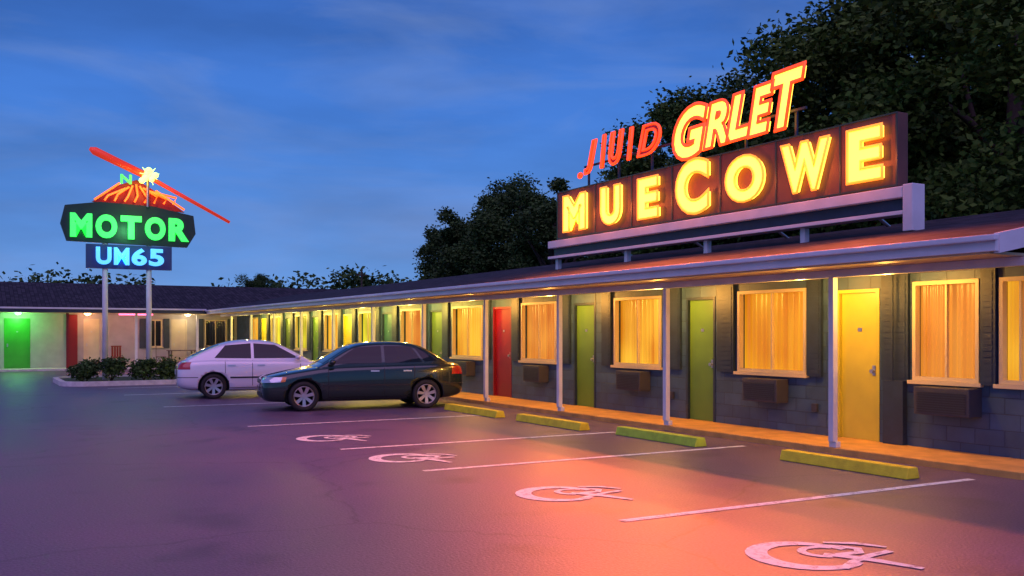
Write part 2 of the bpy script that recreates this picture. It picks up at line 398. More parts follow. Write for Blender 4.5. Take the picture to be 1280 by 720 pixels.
# ------------------------------------------------------------------ ground
def sheet(name, x0, x1, y0, y1, z, mat, label, cat):
    o = mobj(name, [(x0,y0,z),(x1,y0,z),(x1,y1,z),(x0,y1,z)], [(0,1,2,3)], mat)
    o['label'] = label; o['category'] = cat; o['kind'] = 'structure'
    return o
sheet('ground', -700, 700, -700, 700, -0.004, M['grass'], 'dark grassy ground around the motel', 'ground')
sheet('parking_lot', -45, 10.0, -25, 44.6, 0.0, M['asphalt'], 'dark asphalt parking lot in front of the motel', 'parking lot')

def line(x0, x1, y, wd=0.1, label='white painted parking bay line on asphalt'):
    o = mobj('parking_line', [(x0,y-wd/2,0.004),(x1,y-wd/2,0.004),(x1,y+wd/2,0.004),(x0,y+wd/2,0.004)], [(0,1,2,3)], M['line'])
    o['label'] = label; o['category'] = 'road marking'; o['kind'] = 'structure'; o['group'] = 'parking bay lines'
for y, a, b in [(6.6, 4.8, 9.5), (10.12, 4.55, 9.5), (12.55, 4.4, 9.0), (16.4, 4.1, 9.1), (21.6, 3.6, 9.0), (26.2, 3.4, 9.0), (29.6, 3.4, 9.0), (33.0, 7.4, 9.2)]:
    line(a, b, y)

def ribbon(g, pts, wd, z):
    n = len(pts); L = []; R = []
    for i in range(n):
        a = Vector(pts[max(i-1, 0)]); b = Vector(pts[min(i+1, n-1)])
        d = (b-a).normalized(); nn = Vector((-d.y, d.x))
        ww = wd[i] if isinstance(wd, list) else wd
        p = Vector(pts[i]); L.append(p+nn*ww/2); R.append(p-nn*ww/2)
    v = [(p.x, p.y, z) for p in L]+[(p.x, p.y, z) for p in R]
    g.add(v, [(i, i+1, n+i+1, n+i) for i in range(n-1)])
def arc(cx, cy, rx, ry, a0, a1, n=22):
    return [(cx+rx*math.cos(math.radians(a0+(a1-a0)*i/n)), cy+ry*math.sin(math.radians(a0+(a1-a0)*i/n))) for i in range(n+1)]
def symbol(x, y, flip=0.0, s=1.0):
    g = G()
    ribbon(g, arc(-0.14, 0.02, 0.36, 0.38, 28, 325), [0.06+0.10*math.sin(math.pi*i/22) for i in range(23)], 0.0)
    ribbon(g, arc(0.02, 0.12, 0.17, 0.15, 60, 270), 0.065, 0.001)
    ribbon(g, [(0.0, 0.30), (0.16, 0.30), (0.29, 0.22), (0.26, 0.10), (0.08, 0.03)], 0.08, 0.002)
    ribbon(g, [(-0.02, 0.04), (0.12, -0.03), (0.30, -0.16), (0.52, -0.38)], [0.08, 0.10, 0.10, 0.06], 0.003)
    ribbon(g, [(0.50, 0.14), (0.30, 0.0), (0.12, -0.18), (-0.02, -0.38)], 0.07, 0.004)
    ribbon(g, [(0.10, 0.42), (0.34, 0.39), (0.52, 0.26)], [0.04, 0.08, 0.04], 0.005)
    th = math.radians(-29.5+flip); c, sn = math.cos(th), math.sin(th)
    vv = [(a*s*c-b*s*sn, a*s*sn+b*s*c, z*0.5) for a, b, z in g.v]
    o = mobj('painted_symbol', vv, g.f, M['line'])
    o.location = (x, y, 0.005)
    o['label'] = 'white looping accessible parking symbol painted on asphalt'; o['category'] = 'road marking'; o['kind'] = 'structure'; o['group'] = 'painted bay symbols'
for x, y, fl in [(5.34, 4.84, 0), (5.2, 7.95, 4), (4.9, 11.2, -3), (4.78, 13.9, 2)]:
    symbol(x, y, fl)

# ------------------------------------------------------------------ wheel stops
stops_d = [(8.95, 6.92, 8.8, 'stop_y', 'yellow concrete wheel stop with worn paint'),
           (8.9, 10.35, 12.25, 'stop_g', 'lime green painted concrete wheel stop'),
           (8.72, 13.0, 15.1, 'stop_y', 'yellow concrete wheel stop with worn paint'),
           (8.66, 15.75, 18.0, 'stop_y', 'yellow concrete wheel stop with worn paint')]
for x, y0, y1, mt, lb in stops_d:
    poly = [(-0.11, 0), (0.11, 0), (0.075, 0.125), (-0.075, 0.125)]
    h = (y1-y0)/2
    g = G().prism(poly, lambda u, v, ww: (u, ww, v), -h, h)
    o = g.obj('wheel_stop', M[mt], None, bevel=0.012)
    o.location = (x, (y0+y1)/2, 0.002)
    o['label'] = lb; o['category'] = 'wheel stop'; o['group'] = 'wheel stops along the motel walkway'

# ------------------------------------------------------------------ motel building (main wing)
B = root('motel_building', (11, 25, 0), 'long single-storey slate blue block motel wing with lit windows', 'motel'); B['world_space'] = True
WX = 11.0; Z0 = 0.08; ZS = 2.44
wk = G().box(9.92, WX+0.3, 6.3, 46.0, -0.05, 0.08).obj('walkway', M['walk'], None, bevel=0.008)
wk['label'] = 'low concrete walkway under the motel canopy, warmly lit'; wk['category'] = 'walkway'; wk['kind'] = 'structure'

doors = [(9.05, 9.80, 'yellow'), (12.42, 13.18, 'green'), (16.0, 16.8, 'green'), (19.46, 20.36, 'red')]
wins = [(6.75, 7.26, 'cur_y'), (7.53, 8.50, 'cur_p'), (10.38, 11.86, 'cur_o'), (13.88, 15.34, 'cur_y'), (17.48, 18.98, 'cur_p'), (20.9, 22.6, 'cur_y')]
y = 23.2
pal = ['olive', 'teal', 'yellow', 'green', 'olive', 'yellow']; wpal = ['cur_p', 'cur_g', 'cur_y', 'cur_g', 'cur_g', 'cur_y']
for i in range(6):
    doors.append((y, y+0.85, pal[i])); wins.append((y+1.35, y+2.85, wpal[i])); y += 3.5
openings = [(a, b, Z0, 2.22) for a, b, c in doors]+[(a, b, 0.97, 2.28) for a, b, c in wins]
openings.sort()
g = G(); cur = 6.5
for a, b, z0, z1 in openings:
    g.box(WX, WX+0.2, cur, a, 0.0, ZS+0.1)
    if z0 > 0.2: g.box(WX, WX+0.2, a, b, 0.0, z0)
    g.box(WX, WX+0.2, a, b, z1, ZS+0.1)
    cur = b
g.box(WX, WX+0.2, cur, 46.2, 0.0, ZS+0.1)
o = g.obj('wall', M['block'], B)
G().prism([(11.2, 0), (17.2, 0), (17.2, 2.78), (14, 3.38), (11.2, 2.86)], lambda u, v, ww: (u, ww, v), 6.5, 6.7).obj('end_wall', M['blockx'], B)
boxo('back_wall', 17.2, 17.4, 6.5, 51, 0, 2.6, M['block'], B)
def roofslab(p, q, r, y0, y1, th, name, parent, mat, fn):
    poly = [p, q, r, (r[0], r[1]-th), (q[0], q[1]-th), (p[0], p[1]-th)]
    return G().prism(poly, fn, y0, y1).obj(name, mat, parent)
roofslab((9.28, 2.63), (14, 3.49), (18.7, 2.63), 6.2, 50.5, 0.07, 'roof', B, M['shingle'], lambda u, v, ww: (u, ww, v))
boxo('fascia', 9.22, 9.28, 6.14, 44.25, 2.45, 2.625, M['white'], B, 0.004)
G().box(9.15, 9.22, 6.10, 44.2, 2.555, 2.62).obj('gutter', M['white'], B, bevel=0.015)
G().prism([(9.28, 2.43), (9.28, 2.64), (14, 3.505), (18.7, 2.64), (18.7, 2.43), (14, 3.29)], lambda u, v, ww: (u, ww, v), 6.13, 6.195).obj('rake_board', M['white'], B)
boxo('soffit', 9.285, 10.99, 6.25, 45.9, 2.43, 2.46, M['soffit'], B)
boxo('beam', 9.88, 10.0, 6.25, 44.5, 2.33, 2.428, M['white'], B, 0.004)

def make_window(a, b, mt, xf=WX, parent=B, z0=0.97, z1=2.28, fn=None):
    fn = fn or (lambda u, v, ww: (xf-ww, u, v))
    g = G(); fw = 0.05
    P = lambda u0, u1, v0, v1, w0, w1: g.prism([(u0, v0), (u1, v0), (u1, v1), (u0, v1)], fn, w0, w1)
    n = 60; v = []; f = []
    for i in range(n+1):
        u = a+(b-a)*i/n; wv = -0.13+0.016*math.sin(i*1.35)+0.006*math.sin(i*0.6+a)
        v.append(fn(u, z0, wv)); v.append(fn(u, z1, wv))
    f = [(2*i, 2*i+2, 2*i+3, 2*i+1) for i in range(n)]
    cur = mobj('window', v, f, M[mt], parent, smooth=True)
    P(a, a+fw, z0, z1, -0.06, 0.03); P(b-fw, b, z0, z1, -0.06, 0.03)
    P(a+fw, b-fw, z1-fw, z1, -0.06, 0.03); P(a+fw, b-fw, z0, z0+fw, -0.06, 0.03)
    m_ = (a+b)/2
    P(m_-0.014, m_+0.014, z0+fw, z1-fw, -0.05, 0.0)
    g.obj('frame', M['frame'], cur)
    g2 = G(); g2.prism([(a-0.05, z0-0.05), (b+0.05, z0-0.05), (b+0.05, z0-0.002), (a-0.05, z0-0.002)], fn, 0.002, 0.07)
    g2.obj('sill', M['frame'], cur)
    return cur
for a, b, mt in wins: make_window(a, b, mt)

def make_door(a, b, colr, fn, parent, z0=0.082, z1=2.22, handle_left=True):
    g = G(); P = lambda gg, u0, u1, v0, v1, w0, w1: gg.prism([(u0, v0), (u1, v0), (u1, v1), (u0, v1)], fn, w0, w1)
    P(g, a+0.05, b-0.05, z0, z1-0.05, -0.09, -0.045)
    d = g.obj('door', M['door_'+colr], parent)
    g = G(); P(g, a+0.001, a+0.05, z0, z1-0.002, -0.1, 0.012); P(g, b-0.05, b-0.001, z0, z1-0.002, -0.1, 0.012); P(g, a+0.05, b-0.05, z1-0.05, z1-0.002, -0.1, 0.012)
    g.obj('frame', M['pilaster'] if colr in ('green', 'olive', 'teal') else M['door_'+colr], d)
    hu = a+0.13 if handle_left else b-0.13
    g = G(); P(g, hu-0.025, hu+0.025, 1.0, 1.14, -0.045, -0.035); 
    c = [fn(hu, 1.06, -0.035), fn(hu, 1.06, 0.02)]
    g.tube(c, [0.018, 0.03], 10)
    g.obj('handle', M['metal'], d)
    g = G(); m_ = (a+b)/2; P(g, m_-0.035, m_+0.035, 1.62, 1.67, -0.044, -0.038); g.obj('plaque', M['metal'], d)
    return d
fnA = lambda u, v, ww: (WX-ww, u, v)
for a, b, c in doors: make_door(a, b, c, fnA, B)

sh = [(8.55, 8.98), (10.06, 10.34), (11.93, 12.33), (13.3, 13.78), (15.42, 15.72), (16.9, 17.38), (19.04, 19.38), (20.45, 20.8), (7.29, 7.49)]
y = 23.2
for i in range(6):
    sh += [(y-0.42, y-0.08), (y+0.95, y+1.28)]; y += 3.5
for a, b in sh:
    g = G().box(WX-0.055, WX-0.002, a, b, 0.95, 2.40)
    for k in range(18):
        zz = 0.99+k*0.077
        g.box(WX-0.063, WX-0.056, a+0.04, b-0.04, zz, zz+0.06)
    g.obj('shutter', M['pilaster'], B)
boxo('pilaster', WX-0.09, WX-0.003, 8.60, 8.93, 0.082, 0.948, M['pilaster'], B, 0.006)

acs = [(7.5, 8.3, 0.9), (10.75, 11.5, 0.88), (14.2, 14.95, 0.88), (17.8, 18.5, 0.88), (21.3, 22.0, 0.88), (25.0, 25.7, 0.88), (28.5, 29.2, 0.88), (32, 32.7, 0.88)]
for a, b, zt in acs:
    o = boxo('air_conditioner', WX-0.26, WX-0.003, a, b, zt-0.36, zt, M['ac'], B, 0.012)
    g = G()
    for k in range(9):
        zz = zt-0.32+k*0.03
        g.box(WX-0.272, WX-0.262, a+0.05, b-0.05, zz, zz+0.016)
    g.obj('grille', M['acslat'], o)
for yy in (10.15, 13.5): boxo('outlet_box', WX-0.05, WX-0.003, yy, yy+0.1, 0.42, 0.54, M['ac'], B, 0.005)
for yy in (8.75, 15.85): boxo('conduit', WX-0.11, WX-0.092, yy, yy+0.02, 0.95, 2.425, M['pilaster'], B)

for yy in [8.93, 12.42, 15.7, 18.75, 22.1, 25.6, 29.0, 32.4, 35.8, 39.2, 42.6]:
    o = boxo('post', 9.90, 9.985, yy-0.042, yy+0.042, 0.16, 2.329, M['white'], B, 0.006)
    boxo('base', 9.935, 10.02, yy-0.06, yy+0.06, 0.082, 0.158, M['white'], o, 0.004)

def lamp(x, yy, parent, power=70, col=(1, 0.52, 0.11), mt='lampglow', z=2.43):
    g = G()
    prof = [(0.14, 0.0), (0.14, -0.02), (0.11, -0.055), (0.06, -0.075), (0.001, -0.08)]
    v = []; f = []; S = 16
    for r, dz in prof:
        for k in range(S): v.append((x+r*math.cos(2*math.pi*k/S), yy+r*math.sin(2*math.pi*k/S), z+dz-0.002))
    for i in range(len(prof)-1):
        for k in range(S): f.append((i*S+k, i*S+(k+1) % S, (i+1)*S+(k+1) % S, (i+1)*S+k))
    g.add(v, f); o = g.obj('ceiling_lamp', M[mt], parent, smooth=True)
    pl = point('lamp_light', (x, yy, z-0.17), power, col, 0.06)
    pl.parent = o
    return o
for yy in [8.3, 9.75, 13.0, 16.5, 20.0, 23.6, 27.1, 30.6, 34.1, 37.6, 41.1]:
    lamp(10.22, yy, B, 72 if yy < 10 else 100, (1, 0.45, 0.08) if yy < 22 else (1, 0.72, 0.13))

# ------------------------------------------------------------------ left wing
C = root('motel_building', (2, 47, 0), 'cream-walled low motel wing with shingle roof and green door', 'motel'); C['world_space'] = True
WY = 46.0
fnC = lambda u, v, ww: (u, WY-ww, v)
cd = [(-3.9, -3.0, 'green'), (1.2, 2.2, 'bright_green'), (4.3, 4.95, 'white'), (8.0, 8.7, 'white')]
cw = [(-2.2, -0.8), (7.0, 7.6), (9.5, 10.5)]
ops = sorted([(a, b, Z0, 2.2) for a, b, c in cd]+[(a, b, 0.95, 2.2) for a, b in cw])
g = G(); cur = -7
for a, b, z0, z1 in ops:
    g.box(cur, a, WY, WY+0.2, 0, 2.6)
    if z0 > 0.2: g.box(a, b, WY, WY+0.2, 0, z0)
    g.box(a, b, WY, WY+0.2, z1, 2.6); cur = b
g.box(cur, 10.99, WY, WY+0.2, 0, 2.6)
g.obj('wall', M['cream'], C)
G().prism([(46.2, 0), (53.2, 0), (53.2, 2.8), (49.6, 3.75), (46.2, 2.95)], lambda u, v, ww: (ww, u, v), -7, -6.8).obj('end_wall', M['cream'], C)
boxo('back_wall', -6.8, 17.1, 53.0, 53.2, 0, 2.7, M['cream'], C)
for a, b, c in cd: make_door(a, b, c, fnC, C)
for i, (a, b) in enumerate(cw):
    make_window(a, b, 'cur_y' if i == 0 else 'darkglass', parent=C, z0=0.95, z1=2.2, fn=fnC)
for a, b in [(6.62, 6.95), (7.65, 7.92), (9.1, 9.44), (10.55, 10.85)]:
    boxo('shutter', a, b, WY-0.05, WY-0.003, 0.9, 2.25, M['pilaster'], C)
roofslab((44.3, 2.67), (49.6, 3.95), (54.9, 2.67), -7.5, 18.6, 0.07, 'roof', C, M['shingle'], lambda u, v, ww: (ww, u, v))
boxo('fascia', -7.5, 9.2, 44.24, 44.3, 2.46, 2.665, M['pilaster'], C)
boxo('drip_edge', -7.5, 9.2, 44.2, 44.238, 2.60, 2.67, M['white'], C)
boxo('soffit', -7.4, 9.28, 44.31, 45.99, 2.445, 2.47, M['soffit'], C)
for xx in (-5.0, -1.6, 3.55, 6.3, 8.9):
    boxo('post', xx-0.05, xx+0.05, 44.62, 44.72, 0.082, 2.444, M['white'] if xx != 3.55 else M['door_red'], C)  # one post coloured red to stand for red light on it
boxo('pillar', 3.62, 4.05, WY-0.1, WY-0.004, 0.082, 2.4, M['door_red'], C)
o = G().box(-7.5, 9.9, 44.6, 45.99, -0.05, 0.079).obj('walkway', M['kerb'])
o['label'] = 'pale concrete walkway along the cream motel wing'; o['category'] = 'walkway'; o['kind'] = 'structure'
lamp(1.7, 45.2, C, 80, (0.2, 1, 0.25), 'greenlamp', 2.445)
lamp(-2.5, 45.2, C, 40, (0.8, 1, 0.5), 'lampglow', 2.445)
lamp(4.4, 45.3, C, 26, (1, 0.4, 0.25), 'lampglow', 2.445)
lamp(8.6, 45.3, C, 24, (1, 0.75, 0.5), 'lampglow', 2.445)
t = boxo('tube_lamp', 5.6, 7.0, 44.7, 44.8, 2.37, 2.44, M['pinklamp'], C)
point('lamp_light', (6.3, 44.75, 2.2), 16, (1, 0.35, 0.5), 0.05).parent = t

def patio_table(x, y):
    r = root('patio_table', (x, y, 0.08), 'dark wooden patio table on the walkway of the motel wing', 'table')
    g = G()
    for k in range(5): g.box(-0.6, 0.6, -0.4+k*0.162, -0.4+k*0.162+0.15, 0.70, 0.74)
    g.obj('tabletop', M['wood'], r)
    for sx in (-0.5, 0.5):
        for sy in (-0.32, 0.32): boxo('leg', sx-0.03, sx+0.03, sy-0.03, sy+0.03, 0, 0.699, M['wood'], r)
def chair(x, y, rz, label='dark patio chair beside the wooden table', mat='wood'):
    r = root('patio_chair', (x, y, 0.08), label, 'chair', 'patio chairs', rz)
    boxo('seat', -0.22, 0.22, -0.22, 0.22, 0.42, 0.46, M[mat], r, 0.008)
    g = G(); 
    for k in range(4): g.box(-0.2+k*0.108, -0.2+k*0.108+0.08, 0.19, 0.215, 0.461, 0.9)
    g.box(-0.22, 0.22, 0.185, 0.22, 0.901, 0.95)
    g.obj('backrest', M[mat], r)
    for sx in (-0.19, 0.19):
        for sy in (-0.19, 0.19): boxo('leg', sx-0.02, sx+0.02, sy-0.02, sy+0.02, 0, 0.419, M[mat], r)
patio_table(8.3, 45.1); chair(7.4, 45.1, 1.4); chair(9.2, 45.1, -1.5)
chair(5.6, 45.3, 0.1, 'red painted patio chair against the motel wall', 'door_red')

# ------------------------------------------------------------------ roof sign
S = root('roof_sign', (11.5, 13.6, 3.05), 'long brown rooftop neon sign with glowing yellow letters', 'neon sign'); S['world_space'] = True
SX = 11.5; PY0, PY1 = 9.15, 18.25
pan = boxo('sign_panel', SX, SX+0.22, PY0, PY1, 3.70, 4.76, M['signpanel'], S, 0.01)
g = G()
g.box(SX-0.02, SX-0.002, PY0, PY1, 4.735, 4.758); g.box(SX-0.02, SX-0.002, PY0, PY1, 3.702, 3.725)
for yy in [PY0, 10.17, 11.50, 12.84, 14.17, 15.44, 16.72, PY1-0.03]:
    g.box(SX-0.012, SX-0.002, yy, yy+0.03, 3.726, 4.734)
g.obj('trim', M['greenpanel'], pan)
fnS = lambda u, v, ww: (SX-0.05-ww, -u, v)
yc = [17.42, 16.07, 14.82, 13.52, 12.17, 10.82, 9.66]
wd = [0.84, 0.66, 0.60, 0.86, 0.88, 0.96, 0.60]
for i, ch in enumerate("MUECOWE"):
    z0, hh = 3.84, 0.76
    if ch == 'C': z0, hh = 3.78, 0.96
    letter('letter', ch, -(yc[i]+wd[i]/2), -(yc[i]-wd[i]/2), z0, z0+hh, fnS, M['neon_yellow'], pan, offset=0.032, tube_mat=M['neon_amber'], tube=0.022, toff=0.018)
for yy in [9.65, 10.8, 12.2, 13.5, 14.9, 16.1, 17.4]:
    point('neon_glow', (SX-0.45, yy, 4.2), 20, (1, 0.18, 0.02), 0.03, S)
scr1 = [('.', 17.28, 17.12, 4.92, 5.06), ('J', 17.04, 16.56, 4.97, 5.68), ('I', 16.44, 16.24, 5.02, 5.72), ('U', 16.14, 15.62, 5.02, 5.72), ('I', 15.50, 15.30, 5.04, 5.70), ('D', 15.18, 14.42, 5.04, 5.66)]
for ch, ya, yb, z0, z1 in scr1:
    v, f = text_geo(ch, 0.02, 0, 0.034, 0.3)
    mn = v.min(0); mx = v.max(0)
    sx_ = (ya-yb)/(mx[0]-mn[0]); sy_ = (z1-z0)/(mx[1]-mn[1])
    vv = [fnS(-ya+(a[0]-mn[0])*sx_, z0+(a[1]-mn[1])*sy_, a[2]+0.03) for a in v]
    o = mobj('script_letter', vv, f, M['neon_red'], S, smooth=True)
    v, f = text_geo(ch, 0.0, 0.012, 0, 0.3)
    vv = [fnS(-ya+(a[0]-mn[0])*sx_, z0+(a[1]-mn[1])*sy_, a[2]) for a in v]
    mobj('backing', vv, f, M['redpanel'], o)
scr2 = [('G', 14.02, 13.14, 4.80, 5.70), ('R', 13.16, 12.56, 4.90, 5.64), ('L', 12.58, 12.06, 4.92, 5.66), ('E', 12.04, 11.50, 4.92, 5.68), ('T', 11.50, 10.84, 4.92, 5.80)]
for ch, ya, yb, z0, z1 in scr2:
    letter('script_letter', ch, -ya, -yb, z0, z1, fnS, M['neon_yellow'], S, offset=0.026, extrude=0.03, tube_mat=M['neon_red'], tube=0.028, shear=0.25, rise=0.03, toff=0.03)
g = G(); g.box(SX+0.02, SX+0.06, 10.9, 17.2, 5.16, 5.2)
for yy in (11.15, 12.3, 13.5, 14.9, 16.0, 17.1): g.box(SX+0.061, SX+0.1, yy-0.02, yy+0.02, 4.761, 5.2)
g.obj('letter_rack', M['pilaster'], S)
G().box(SX-0.16, SX+0.10, 8.95, 18.4, 3.50, 3.66).obj('support_beam', M['white'], S, bevel=0.012)
G().box(SX-0.05, SX+0.0, 8.95, 18.3, 3.322, 3.498).obj('support_beam', M['pilaster'], S)
G().box(SX-0.16, SX+0.10, 8.95, 18.4, 3.26, 3.318).obj('support_beam', M['white'], S, bevel=0.008)
boxo('end_post', SX-0.16, SX+0.10, 8.78, 8.945, 3.02, 3.68, M['white'], S, 0.012)
for yy in [10.9, 13.2, 15.6, 18.2]:
    boxo('support_post', SX-0.05, SX+0.05, yy-0.05, yy+0.05, 2.98, 3.258, M['white'], S, 0.006)
    G().tube([(SX+0.23, yy, 4.3), (SX+2.0, yy, 3.38)], 0.03, 8).obj('brace', M['metal'], S)
# light thrown by the neon on the lot
for yy, zz, tx, ty, pw in [(8.9, 5.4, 3.0, 3.0, 620), (9.6, 4.0, 2.0, 4.5, 620), (10.6, 5.6, 3.5, 5.5, 580), (11.6, 4.5, 2.0, 7, 620), (12.6, 5.5, 2.5, 8.5, 620), (13.8, 4.1, 1.5, 9, 800), (14.9, 5.5, 1.5, 10, 800), (16.4, 4.8, -0.5, 9, 1100), (17.5, 5.4, -1.0, 11, 1200)]:
    spot('neon_light', (SX-0.3, yy, zz), (tx, ty, 0), pw, (1, 0.16, 0.04), 100, 1.0, 0.05, S)

# ------------------------------------------------------------------ pole sign
Q = root('motel_pole_sign', (4.4, 33, 0), 'neon motor motel sign on two white poles above shrubs', 'neon sign'); Q['world_space'] = True
QY = 33.0
fnQ = lambda u, v, ww: (u, QY-ww, v)
for xx in (3.73, 5.06):
    G().tube([(xx, QY+0.12, 0), (xx, QY+0.12, 5.2)], 0.085, 14).obj('pole', M['white'], Q, smooth=True)
hexp = [(2.60, 4.50), (6.25, 4.44), (6.52, 4.9), (6.45, 5.50), (5.15, 5.74), (3.55, 5.78), (2.55, 5.62), (2.42, 5.05)]
mp_ = G().prism(hexp, fnQ, -0.18, 0.0).obj('main_panel', M['greenpanel'], Q)
xs = np.linspace(2.66, 6.36, 6)
for i, ch in enumerate("MOTOR"):
    letter('letter', ch, xs[i]+0.03, xs[i+1]-0.07, 4.62, 5.38, lambda u, v, ww: fnQ(u, v, ww+0.06), M['neon_green'], mp_, offset=0.048, extrude=0.03)
lp = G().prism([(3.16, 3.66), (5.76, 3.66), (5.76, 4.43), (3.16, 4.43)], fnQ, -0.16, -0.01).obj('lower_panel', M['bluepanel'], Q)
xs = np.linspace(3.42, 5.55, 5)
for i, ch in enumerate("UM65"):
    letter('letter', ch, xs[i]+0.02, xs[i+1]-0.05, 3.78, 4.34, lambda u, v, ww: fnQ(u, v, ww+0.06), M['neon_blue'], lp, offset=0.03, extrude=0.03)
tp = G().prism([(3.35, 5.80), (6.2, 5.62), (5.3, 6.25), (4.7, 6.60), (4.05, 6.35)], fnQ, -0.3, -0.2).obj('crown_panel', M['redpanel'], Q)
g = G()
for k in range(8):
    u = 3.7+k*0.3
    g.tube([fnQ(u, 5.84, 0.0), fnQ(u+0.1, 6.0+0.06*(k % 2), 0.0), fnQ(4.3+(u-3.6)*0.35, 6.42-0.05*abs(k-3), 0.0)], 0.035, 6)
g.tube([fnQ(3.4, 5.84, 0.02), fnQ(4.15, 6.42, 0.02)], 0.035, 6)
g.tube([fnQ(5.25, 6.25, 0.02), fnQ(6.15, 5.68, 0.02)], 0.035, 6)
g.obj('neon_tube', M['neon_orange'], tp, smooth=True)
letter('letter', 'N', 4.16, 4.50, 6.40, 6.70, lambda u, v, ww: fnQ(u, v, ww+0.1), M['neon_green'], Q, offset=0.02, extrude=0.03)
g = G(); c0 = Vector((5.0, QY-0.35, 6.70))
rs_ = random.Random(3)
for j in range(7):
    bm = bmesh.new(); bmesh.ops.create_icosphere(bm, subdivisions=2, radius=rs_.uniform(0.06, 0.12))
    oo = Vector((rs_.uniform(-.26, .26), 0, rs_.uniform(-.2, .2))) if j else Vector((0, 0, 0))
    vv = [tuple(c0+oo+v.co) for v in bm.verts]; ff = [tuple(v.index for v in f.verts) for f in bm.faces]; bm.free()
    g.add(vv, ff)
for k in range(9):
    a = 2*math.pi*k/9+0.2; L = rs_.uniform(0.2, 0.36)
    g.tube([c0, c0+Vector((math.cos(a)*L, 0.02*math.sin(3*a), math.sin(a)*L))], [0.035, 0.008], 5)
g.obj('starburst', M['neon_star'], Q)
p0 = Vector((3.24, QY-0.2, 7.42)); p1 = Vector((5.0, QY-0.2, 6.66)); p2 = Vector((7.59, QY-0.2, 5.33))
G().tube([p0, p0.lerp(p1, 0.08), p1], [0.05, 0.13, 0.12], 10).obj('rod', M['redrod'], Q, smooth=True)
G().tube([p1, p2], [0.075, 0.05], 10).obj('rod', M['redrod'], Q, smooth=True)
G().tube([(5.0, QY-0.05, 5.7), (5.0, QY-0.05, 6.7)], 0.05, 8).obj('stem', M['metal'], Q)
point('neon_light', (4.4, QY-0.9, 4.95), 30, (0.15, 1, 0.3), 0.05, Q)
point('neon_light', (4.8, QY-0.8, 6.3), 25, (1, 0.3, 0.05), 0.05, Q)

def rounded(x0, x1, y0, y1, r, n=6):
    pts = []
    for cx, cy, a0 in [(x1-r, y1-r, 0), (x0+r, y1-r, 90), (x0+r, y0+r, 180), (x1-r, y0+r, 270)]:
        for i in range(n+1):
            a = math.radians(a0+90*i/n); pts.append((cx+r*math.cos(a), cy+r*math.sin(a)))
    return pts
outer = rounded(2.3, 7.2, 31.0, 35.2, 0.8); inner = rounded(2.46, 7.04, 31.16, 35.04, 0.66)
n = len(outer); v = [(a, b, 0.0) for a, b in outer]+[(a, b, 0.14) for a, b in outer]+[(a, b, 0.14) for a, b in inner]+[(a, b, 0.0) for a, b in inner]
f = []
for i in range(n):
    j = (i+1) % n
    for k in range(3): f.append((k*n+i, k*n+j, (k+1)*n+j, (k+1)*n+i))
o = mobj('kerb', v, f, M['kerb']); o['label'] = 'pale raised concrete kerb around the planted sign island'; o['category'] = 'kerb'; o['kind'] = 'structure'
o = mobj('planting_bed', [(a, b, 0.1) for a, b in inner], [tuple(range(n))], M['grass']); o['label'] = 'planted soil bed inside the kerb under the pole sign'; o['category'] = 'flower bed'; o['kind'] = 'structure'

# ------------------------------------------------------------------ foliage
def leaves(rng, centers, radii, per, size, flat=0.8):
    P_ = []
    for c, r in zip(centers, radii):
        d = rng.normal(size=(per, 3)); d /= np.linalg.norm(d, axis=1)[:, None]
        rr = r*rng.uniform(0.25, 1.0, size=(per, 1))**0.5
        rr *= (1+0.25*rng.normal(size=(per, 1))).clip(0.5, 1.6)
        q = d*rr; q[:, 2] *= flat
        P_.append(c+q)
    p = np.concatenate(P_); n = len(p)
    a = rng.normal(size=(n, 3)); a[:, 2] *= 0.5; a /= np.linalg.norm(a, axis=1)[:, None]
    b = rng.normal(size=(n, 3)); b -= (b*a).sum(1)[:, None]*a; b /= np.linalg.norm(b, axis=1)[:, None]
    s = size*rng.uniform(0.6, 1.3, size=(n, 1))
    v = np.stack([p-a*s*0.5, p+b*s*0.28, p+a*s*0.5, p-b*s*0.28], 1).reshape(-1, 3)
    return v, n
def leafmesh(name, v, n, mat):
    me = bpy.data.meshes.new(name)
    me.vertices.add(4*n); me.vertices.foreach_set('co', v.astype(np.float32).ravel())
    me.loops.add(4*n); me.loops.foreach_set('vertex_index', np.arange(4*n, dtype=np.int32))
    me.polygons.add(n); me.polygons.foreach_set('loop_start', np.arange(0, 4*n, 4, dtype=np.int32))
    try: me.polygons.foreach_set('loop_total', np.full(n, 4, dtype=np.int32))
    except Exception: pass
    me.update(calc_edges=True); me.validate(); me.materials.append(mat)
    return me
